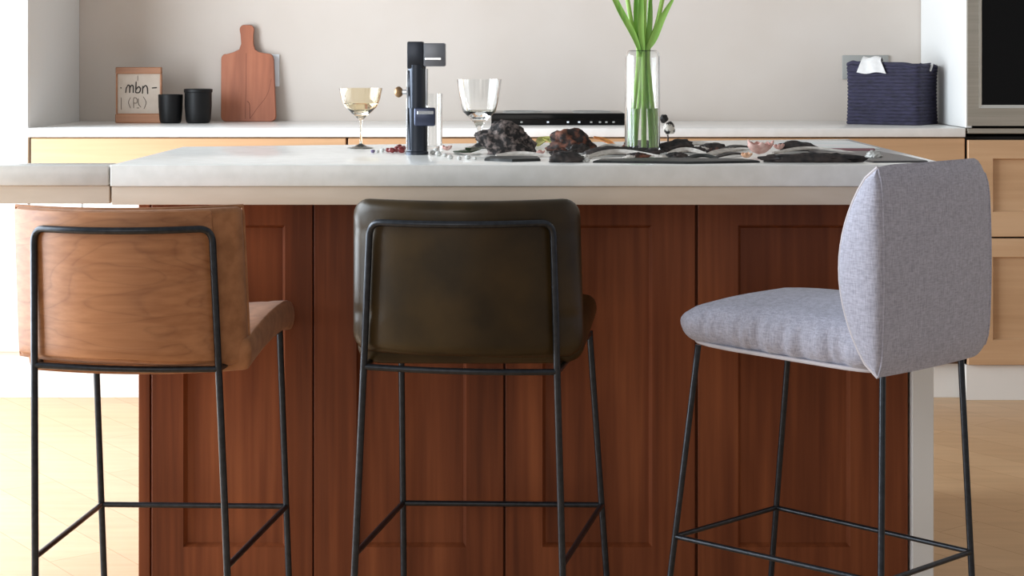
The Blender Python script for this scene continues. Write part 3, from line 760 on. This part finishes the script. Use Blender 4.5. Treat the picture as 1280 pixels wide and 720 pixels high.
lump('dark_pod', 954, 1084, 192, 203.5, .028, shell_d, 'long dark pod along the front edge right of the blossom', 'pod', G, .3, 14, fr=2.2)
flatleaf('dried_leaf', [(570, 191), (586, 193, .004), (602, 190, .008)], .016, dkgreen, 'dark green leaf just left of the largest bark chunk', 'leaf', group=G)
flatleaf('dried_leaf', [(672, 183), (682, 181, .012), (698, 184)], .014, ylgreen, 'yellow green leaf between the two big bark chunks', 'leaf', group=G)
flatleaf('dried_leaf', [(742, 183, .020), (755, 183, .012), (772, 184.5)], .010, orange, 'orange leaf at the tip of the reddish bark', 'leaf', group=G)
P_ = pale
for pts, w_, m_, lb in (
    ([(736, 198), (772, 195, .004), (826, 197)], .013, P_, 'long pale leaf behind the long black slate sliver'),
    ([(836, 194), (858, 192.5, .005), (884, 194)], .011, P_, 'short pale leaf in front of the shell beside the vase'),
    ([(846, 184.5), (872, 183.8, .004), (900, 184.2)], .012, P_, 'pale leaf lying farthest back right of the vase'),
    ([(884, 196), (908, 193, .003), (932, 190, .003)], .013, P_, 'pale leaf leading up to the pink blossom'),
    ([(620, 196.4), (652, 196, .003), (690, 196.8)], .009, P_, 'pale strip leaf in front of the largest bark chunk'),
    ([(966, 193), (1010, 190.5, .006), (1070, 192.5)], .007, P_, 'pale strip leaf behind the long dark pod'),
    ([(900, 189.5), (920, 187.5, .005), (940, 185)], .008, shell_d, 'thin black curled leaf behind the pink blossom'),
    ([(896, 197.8), (914, 196, .004), (930, 194)], .007, shell_d, 'short black curled leaf before the pink blossom'),
    ([(748, 187.5), (766, 186.5, .004), (782, 187)], .010, P_, 'small pale leaf between orange leaf and vase'),
    ([(858, 199.6), (878, 198.4, .003), (898, 199.4)], .008, slate, 'small grey leaf on the front edge between slate and blossom')):
    flatleaf('dried_leaf', pts, w_, m_, lb, 'leaf', .35, group=G, th=.0016)
rs = random.Random(5)
for i, (x, y, w_, h_) in enumerate(((700, 196, 24, 9), (722, 191, 26, 10), (712, 187, 22, 9), (740, 193.5, 22, 7), (795, 191, 26, 8), (815, 193.5, 24, 7), (800, 197.5, 26, 6), (846, 197, 24, 6), (868, 191, 22, 7), (893, 191.5, 20, 6), (775, 191, 22, 7), (832, 190, 20, 8))):
    lump('dark_scrap', x-w_/2, x+w_/2, y-h_, y, .02, shell_d if i % 3 else bark_red, 'small dark dried scrap strewn around the vase foot', 'scrap', 'small dark scraps around the vase foot', .45, 30+i, skew=rs.uniform(-.4, .4), fr=2.2)
for i, (x, y, w_, h_) in enumerate(((733, 199, 14, 5), (762, 190, 16, 5), (806, 188.8, 16, 5), (826, 198.5, 16, 4.5), (857, 188, 14, 5), (880, 188.5, 14, 4.5), (716, 199.5, 12, 5), (912, 190, 14, 4.5), (786, 198.6, 14, 4))):
    lump('pale_scrap', x-w_/2, x+w_/2, y-h_, y, .016, P_, 'small pale dried scrap strewn around the vase foot', 'scrap', 'small pale scraps around the vase foot', .45, 60+i, skew=rs.uniform(-.4, .4), fr=2.2)
# two-tone bud on a stalk
bb = onisl(834, 184.2); kb = bb.y/F
bd = thing('dried_bud', bb, 'small black and white dried bud standing right behind the vase', 'bud', G)
MB().tube(spline([bb, bb+Vector((.002, 0, 10*kb)), bb+Vector((0, 0, 20*kb))]), .002, 8).build('stalk', bark, bd)
def blob(c, r, m, nm, sd):
    bm = bmesh.new(); bmesh.ops.create_icosphere(bm, subdivisions=3, radius=r)
    for v_ in bm.verts: v_.co *= 1+.3*noise.noise(v_.co*(1.6/r)+Vector((sd, 0, 0))); v_.co += c
    MB().bm(bm).build(nm, m, bd, angle=80); bm.free()
blob(bb+Vector((2*kb, 0, 24*kb)), 8*kb, noisy('black_white_boll', lin(30,26,25), lin(226,218,206), (70,70,70), .7, 3, .44, .52), 'boll', 3)
blob(bb+Vector((-4*kb, 0, 36*kb)), 5.2*kb, mat('dark_husk', lin(28,24,22), .6), 'husk', 5)
sheet('slate_sliver', [(606, 201), (640, 202.5), (676, 201.5), (672, 198.5), (612, 198.2)], .006, slate, 'narrow black slate sliver in front of the largest bark chunk', 'slate', .004, 1, group=G)
sheet('slate_sliver', [(742, 203.5), (860, 205), (950, 203.5), (930, 201), (830, 199.5), (750, 201)], .005, slate, 'long black slate sliver along the front edge before the vase', 'slate', .006, 2, group=G)
# pale printed sheet and dark folder at right
sht = noisy('pale_teal_sheet', lin(206,220,220), lin(230,228,230), (5,9,5), .35, 2)
sheet('paper_sheet', [(1100, 186.5), (1062, 177.5), (985, 177), (960, 181), (1000, 187)], .003, sht, 'pale teal paper sheet at the far right of the island', 'paper', .0, 3)
drk = mat('dark_folder', lin(38,34,38), .35)
sheet('dark_folder', [(1092, 203.5), (1160, 203), (1128, 196), (1096, 190.5), (1010, 190)], .004, drk, 'flat dark folder behind the grey stool back', 'folder', .0, 4)
mag = mat('magenta_strip', lin(120,58,72), .6)
sheet('ribbon', [(1024, 190), (1092, 190), (1094, 187.8), (1034, 187.6)], .005, mag, 'dull magenta ribbon between pale sheet and dark folder', 'ribbon', .001, 5)
lump('crumpled_paper', 1084, 1103, 190, 199, .03, stone, 'white crumpled paper scrap just left of the grey stool top', 'paper', None, .4, 20, fr=3)

# blossoms
def blossom(c, r, m, label, n=7, h=.9, seed=0):
    t = thing('dried_blossom', c, label, 'flower', G); rnd = random.Random(seed)
    bm = bmesh.new(); bmesh.ops.create_icosphere(bm, subdivisions=2, radius=r*.32); bmesh.ops.translate(bm, vec=c+Vector((0, 0, r*.4)), verts=bm.verts)
    MB().bm(bm).build('heart', m, t); bm.free()
    for i in range(n):
        a = 2*PI*i/n+rnd.random()*.5; d = Vector((math.cos(a), math.sin(a), 0)); up = Vector((0, 0, 1)); rr2 = r*(.75+.4*rnd.random()); hz = h*(.75+.3*rnd.random())
        blade([c+up*r*.12, c+d*rr2*.5+up*r*.4*hz, c+d*rr2*.85+up*r*.9*hz, c+d*rr2*.9+up*r*1.3*hz], r*.42, m, .5, .0008, face=d*-1+up*.4).build('petal', m, t, angle=70)
    return t
def B(x, y): return onisl(x, y)+Vector((0, 0, .0025))
blossom(B(949, 196), .033, pinkp, 'large pink dried blossom near the right of the island', 12, .8, 1)
blossom(B(933, 199.5), .013, peach, 'small peach blossom in front of the large pink one', 6, .8, 2)
blossom(B(974, 189), .014, pinkp, 'small pink blossom tucked right behind the large pink one', 6, .9, 3)
blossom(B(559, 190), .013, pinkp, 'small pink blossom right of the faucet foot', 6, .8, 4)
blossom(B(676, 195), .010, pinkp, 'tiny red-pink blossom between the two big bark chunks', 6, .8, 5)
blossom(B(792, 185), .012, pinkp, 'small pink blossom against the left of the vase foot', 6, 1.2, 6)
# berries and pebbles
def ball(name, x, y, r, m, label, cat, group, seed):
    c = onisl(x, y); bm = bmesh.new(); bmesh.ops.create_icosphere(bm, subdivisions=3, radius=r)
    for v_ in bm.verts:
        v_.co *= 1+.18*noise.noise(v_.co*(1.4/r)+Vector((seed, 0, 0))); v_.co.z *= .8; v_.co += c+Vector((0, 0, r*.78))
    o = MB().bm(bm).build(name, m, angle=80); bm.free(); rehome(o, c); tag(o, label, cat, group); return o
for i, (x, y, r) in enumerate(((502, 191, .009), (496, 190, .0085), (490, 191, .008), (499, 187, .008), (485, 190, .006), (504, 188, .007))):
    ball('berry', x, y, r, redb, 'dark red berry in the cluster left of the faucet foot', 'berry', 'dark red berries beside the faucet', i)
for i, (x, y, r) in enumerate(((478, 190, .0055), (472, 191, .004), (482, 188, .004))):
    ball('pebble', x, y, r, stone, 'white pebble left of the red berries', 'pebble', 'white pebbles left of the berries', 20+i)
ball('petal_scrap', 466, 191, .005, purple, 'tiny purple petal scrap leftmost on the island', 'petal', None, 30)
for i, (x, y, r) in enumerate(((541, 193, .006), (548, 195, .007), (556, 196, .005), (563, 199, .006), (574, 200, .005), (585, 199, .006), (545, 190, .006), (594, 200, .004))):
    ball('pebble', x, y, r, stone, 'white pebble right of the faucet foot', 'pebble', 'white pebbles right of the faucet', 40+i)
for i, (x, y, r) in enumerate(((728, 202, .008), (734, 203, .006), (723, 200, .006))):
    ball('pebble', x, y, r, stone, 'white pebble beside the foremost black shell', 'pebble', 'white pebbles by the black shell', 60+i)

# ------------------------------------------------------------------ light
def area(name, loc, rot, sx, sy, e, col):
    l = bpy.data.lights.new(name, 'AREA'); l.shape = 'RECTANGLE'; l.size = sx; l.size_y = sy; l.energy = e; l.color = col
    o = bpy.data.objects.new(name, l); COL.objects.link(o); o.location = loc; o.rotation_euler = rot; return o
area('left_window_light', (-2.9, 3.9, 1.35), (0, -PI/2, 0), 2.4, 3.2, 300, (.83, .92, 1))
area('front_window_light', (-1.6, -1.2, 2.0), (math.radians(80), 0, math.radians(-12)), 3.0, 2.0, 34, (1, .95, .89))
w = bpy.data.worlds.new('daylight'); sc.world = w; w.use_nodes = True
bg = w.node_tree.nodes['Background']; bg.inputs['Color'].default_value = (.96, .98, 1, 1); bg.inputs['Strength'].default_value = .36
vs = sc.view_settings; vs.view_transform = 'Standard'; vs.look = 'None'; vs.gamma = 1; vs.exposure = 0.0; vs.use_curve_mapping = False
sc.cycles.use_denoising = True
sc.cycles.max_bounces = 14; sc.cycles.transmission_bounces = 12; sc.cycles.transparent_max_bounces = 12
